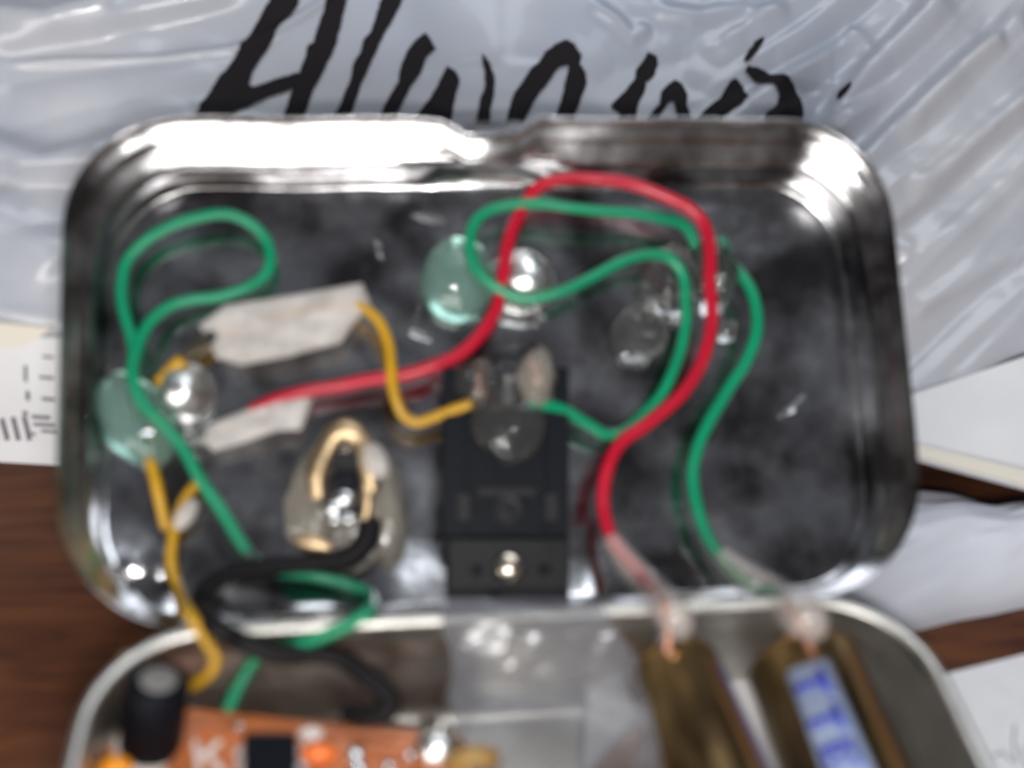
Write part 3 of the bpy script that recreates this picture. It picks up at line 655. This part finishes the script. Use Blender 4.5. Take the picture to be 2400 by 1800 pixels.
# ------------------------------------------------------------------ batteries
def battery(label, top, bot, z0, z1, r, th_blue, letters, colr, panel):
    a = ZP(top[0], top[1], z0); b_ = ZP(bot[0], bot[1], z1)
    T = (b_-a).normalized(); L = 4.4
    t_ = thing('battery', label, 'battery', a, 'batteries in the base')
    N = (Vector((0, 0, 1))-T*T.z).normalized(); B = T.cross(N)     # N up, B sideways
    if B.x < 0: B = -B
    b_ = a+T*L
    obj('casing', cyl(a, b_, r, bev=.09, sides=48), M_GOLD, t_)
    obj('shoulder', cyl(a-T*.004, a+T*.16, r+.006, bev=.08, sides=48), M_COPL, t_)
    obj('terminal', cyl(a-T*.14, a+T*.02, r*.36, bev=.03), M_SOLD, t_)
    def wrap(s0, s1, a0, a1, m, name, off):
        k1 = max(2, int(abs(a1-a0)/6)); vs, fs = [], []
        for lay in (0, 1):
            for i in range(k1+1):
                an = math.radians(a0+(a1-a0)*i/k1)
                for s in (s0, s1): vs.append(a+T*s+(N*math.cos(an)+B*math.sin(an))*(r+off*(lay if lay else 0.3)))
        q = (k1+1)*2
        for lay in (0, 1):
            for i in range(k1): fs.append(tuple(lay*q+x for x in (2*i, 2*i+1, 2*i+3, 2*i+2)))
        for i in range(k1): fs.append((2*i, 2*i+2, q+2*i+2, q+2*i)); fs.append((2*i+1, 2*i+3, q+2*i+3, q+2*i+1))
        fs.append((0, 1, q+1, q)); fs.append((2*k1, 2*k1+1, q+2*k1+1, q+2*k1))
        return vs, fs
    obj('copper_band', wrap(.3, L-.2, 22, 43, M_COPL, '', .006), M_COPL, t_)
    if panel:
        obj('label_panel', wrap(.46, L-.3, -44, 0, M_PALE, '', .008), M_PALE, t_)
        # letters read down the battery, tops towards the right
        s = .54; A0, A1 = -40, -8     # baseline and top angles
        parts = []
        def st(s0, s1, f0, f1, off=.015): parts.append(wrap(s0, s1, A0+(A1-A0)*f0, A0+(A1-A0)*f1, None, '', off))
        for ch in letters:
            lw = .36
            if ch == 'T': st(s, s+lw, .78, 1.0); st(s+lw*.36, s+lw*.64, 0, .78)
            if ch == 'E': st(s, s+lw*.32, 0, 1.0); st(s+lw*.32, s+lw, .80, 1.0); st(s+lw*.32, s+lw*.85, .40, .60); st(s+lw*.32, s+lw, 0, .20)
            for v_ in parts: obj('letter', v_, M_BLUE, t_)
            parts.clear(); s += lw+.10
    else:
        obj('stripe', wrap(.35, L-.3, 44, 80, M_DBLUE, '', .008), M_DBLUE, t_)
        obj('plus_mark', wrap(.14, .30, -18, -2, M_COPL, '', .012), M_COPL, t_)
battery('gold and violet battery, left of the two, under the clear pink sleeve', (1568, 1560), (1697, 1860), 1.35, 1.35, .56, 0, '', M_GOLD, False)
battery('gold battery with blue lettering on a pale panel, right of the two', (1880, 1555), (2002, 1860), 1.40, 1.40, .66, 0, 'TTE', M_GOLD, True)
a = ZP(1500, 1830, .55)
blob_c = ZP(1566, 1490, 2.0)
tag(obj('solder_joint', ellipsoid(blob_c, Vector((.13, 0, 0)), Vector((0, .11, 0)), Vector((0, 0, .12)), wob=.5), M_SOLD), 'bright solder joint on top of the left battery', 'solder', 'battery solder joints')
tag(obj('solder_joint', ellipsoid(ZP(1878, 1492, 1.95), Vector((.17, 0, 0)), Vector((0, .10, 0)), Vector((0, 0, .10)), wob=.5), M_COPPER), 'reddish solder joint on top of the right battery', 'solder', 'battery solder joints')
pd = [ZP(1385, 1560, .5), ZP(1470, 1500, .5), ZP(1800, 1490, .5), ZP(1960, 1700, .5), ZP(2080, 2100, .5), ZP(1330, 2100, .5)]
tag(obj('white_lining', prism([p-Vector((0, 0, .25)) for p in pd], (0, 0, .25), .04), M_PAPER, None, smooth=False), 'white foam lining lying under the two gold batteries in the base', 'lining')
def low_batt():
    a = ZP(1600, 1700, .75); b_ = ZP(1380, 1960, .75); T = (b_-a).normalized()
    t_ = thing('gold_can', 'gold metal can lying low beside the left battery at the bottom edge', 'metal can', a)
    obj('casing', cyl(a, a+T*3, .42, bev=.06), M_COPL, t_); obj('end_ring', cyl(a-T*.03, a+T*.06, .30, bev=.02), M_BRASS, t_)
low_batt()

# ------------------------------------------------------------------ circuit board with its parts
ZB = 1.05
pcb = thing('circuit_board', 'orange brown circuit board at the bottom left inside the base', 'circuit board', ZP(650, 1760, ZB))
q = [ZP(225, 1640, ZB), ZP(430, 1658, ZB), ZP(760, 1692, ZB), ZP(1080, 1722, ZB), ZP(1200, 1900, ZB), ZP(1260, 2250, ZB), ZP(180, 2250, ZB)]
obj('board', prism([p-Vector((0, 0, .14)) for p in q], (0, 0, .14), .015), M_PCB, pcb, smooth=False)
def zbox(x0, y0, x1, y1, z0, z1, bev=.02):
    P_ = [ZP(x0, y1, z1), ZP(x1, y1, z1), ZP(x1, y0, z1), ZP(x0, y0, z1)]
    return prism([Vector((p.x, p.y, z0)) for p in P_], (0, 0, z1-z0), bev)
obj('chip', zbox(572, 1716, 694, 1900, ZB, ZB+.22, .03), M_BLK, pcb, smooth=False)
for k_ in range(4):
    obj('chip_pin', zbox(548, 1752+k_*34, 572, 1766+k_*34, ZB, ZB+.1, .01), M_SOLD, pcb, smooth=False)
    obj('chip_pin', zbox(694, 1752+k_*34, 718, 1766+k_*34, ZB, ZB+.1, .01), M_SOLD, pcb, smooth=False)
for pts in ([(458, 1738), (462, 1772), (468, 1808)], [(515, 1738), (488, 1762), (462, 1776)], [(486, 1766), (505, 1790), (520, 1812)]):
    obj('printed_letter', tube([ZP(x, y, ZB+.008) for x, y in pts], .035, 8), M_WHITE, pcb)
obj('diode', ellipsoid(ZP(745, 1764, ZB+.08), Vector((.2, 0, 0)), Vector((0, .12, 0)), Vector((0, 0, .1))), M_OR, pcb)
obj('lamp', ellipsoid(ZP(272, 1800, ZB+.12), Vector((.18, 0, 0)), Vector((0, .13, 0)), Vector((0, 0, .14))), M_AMBER, pcb)
obj('pad', ellipsoid(ZP(728, 1720, ZB+.02), Vector((.14, .0, 0)), Vector((0, .1, 0)), Vector((0, 0, .05))), M_WHITE, pcb)
for x, y, r_ in ((832, 1766, .10), (838, 1800, .10), (910, 1795, .07), (560, 1700, .05), (960, 1770, .06)):
    obj('solder_glint_bead', ellipsoid(ZP(x, y, ZB+.03), Vector((r_, 0, 0)), Vector((0, r_, 0)), Vector((0, 0, r_*.4))), M_SOLD, pcb)
obj('metal_cap', ellipsoid(ZP(1024, 1758, ZB+.2), Vector((.25, 0, 0)), Vector((0, .22, 0)), Vector((0, 0, .24))), M_SILV, pcb)
obj('lead', tube([ZP(1045, 1745, ZB+.2), ZP(1030, 1715, ZB+.4), ZP(1040, 1690, ZB+.5)], .05), M_SOLD, pcb)
c0 = ZP(1110, 1790, ZB+.35)
obj('disc', cyl(c0-Vector((0, .10, 0)), c0+Vector((0, .10, .05)), .30, bev=.06), M_OLIVE, pcb)
for pts in ([(430, 1690), (520, 1700), (548, 1712)], [(718, 1700), (800, 1712), (900, 1720), (990, 1735)], [(760, 1735), (860, 1745), (960, 1752)], [(400, 1790), (440, 1720), (470, 1706)]):
    obj('copper_track', tube([ZP(x, y, ZB+.004) for x, y in pts], .022, 6), M_COPPER, pcb)
# electrolytic can leaning on the board
ca = ZP(352, 1752, 1.0); ct = ZP(372, 1592, 1.95)
kp = thing('capacitor', 'black cylindrical capacitor with grey top standing at the left of the circuit board', 'capacitor', ca)
obj('sleeve', cyl(ca, ct, .34, .33, bev=.05), M_BLK, kp)
ax = (ct-ca).normalized()
obj('top_disc', cyl(ct-ax*.01, ct+ax*.015, .20, bev=.01), M_GREY, kp)
obj('foot_ring', lathe(ca, ax, [(.30, -.04), (.39, -.04), (.40, .02), (.35, .04)]), M_WHITE, kp)
bz = thing('cream_gleam', 'small brass stub imitating a cream reflection behind the black capacitor in the base corner', 'gleam_stub', ZP(318, 1570, 1.4))
obj('gleam_stub', cyl(ZP(322, 1585, .2), ZP(305, 1555, 1.3), .17, bev=.04), M_BRASS, bz)  # brass stub put in for a cream reflection in the base corner

# ------------------------------------------------------------------ clear film over the base
vs, fs = [], []; NI, NJ = 90, 90
L0 = [(1030, 1405), (1060, 1520), (1050, 1660), (1090, 1760), (1100, 1900)]
R0 = [(1400, 1405), (1470, 1500), (1505, 1570), (1540, 1720), (1560, 1900)]
for i in range(NI+1):
    s = i/NI
    for j in range(NJ+1):
        q = j/NJ; a = interp(L0, q); b_ = interp(R0, q)
        x = a[0]+(b_[0]-a[0])*s; y = a[1]+(b_[1]-a[1])*s
        x += (18*noise.noise(Vector((y/70, 3.3, 0)))+9*noise.noise(Vector((y/25, 8.3, 0))))*(1-2*s if s < .5 else 2*s-1)
        z = 2.10-0.55*sm(q*1.6)+0.10*noise.noise(Vector((x/200, y/150, 0)))+0.05*abs(noise.noise(Vector((x/120+y/240, y/130, 4))))
        vs.append(ZP(x, y, z))
for i in range(NI):
    for j in range(NJ): fs.append((i*(NJ+1)+j, (i+1)*(NJ+1)+j, (i+1)*(NJ+1)+j+1, i*(NJ+1)+j+1))
fo = tag(obj('plastic_film', (vs, fs), M_FILM), 'crumpled clear plastic film laid over the rim between circuit board and batteries', 'film')
md = fo.modifiers.new('thick', 'SOLIDIFY'); md.thickness = 0.02
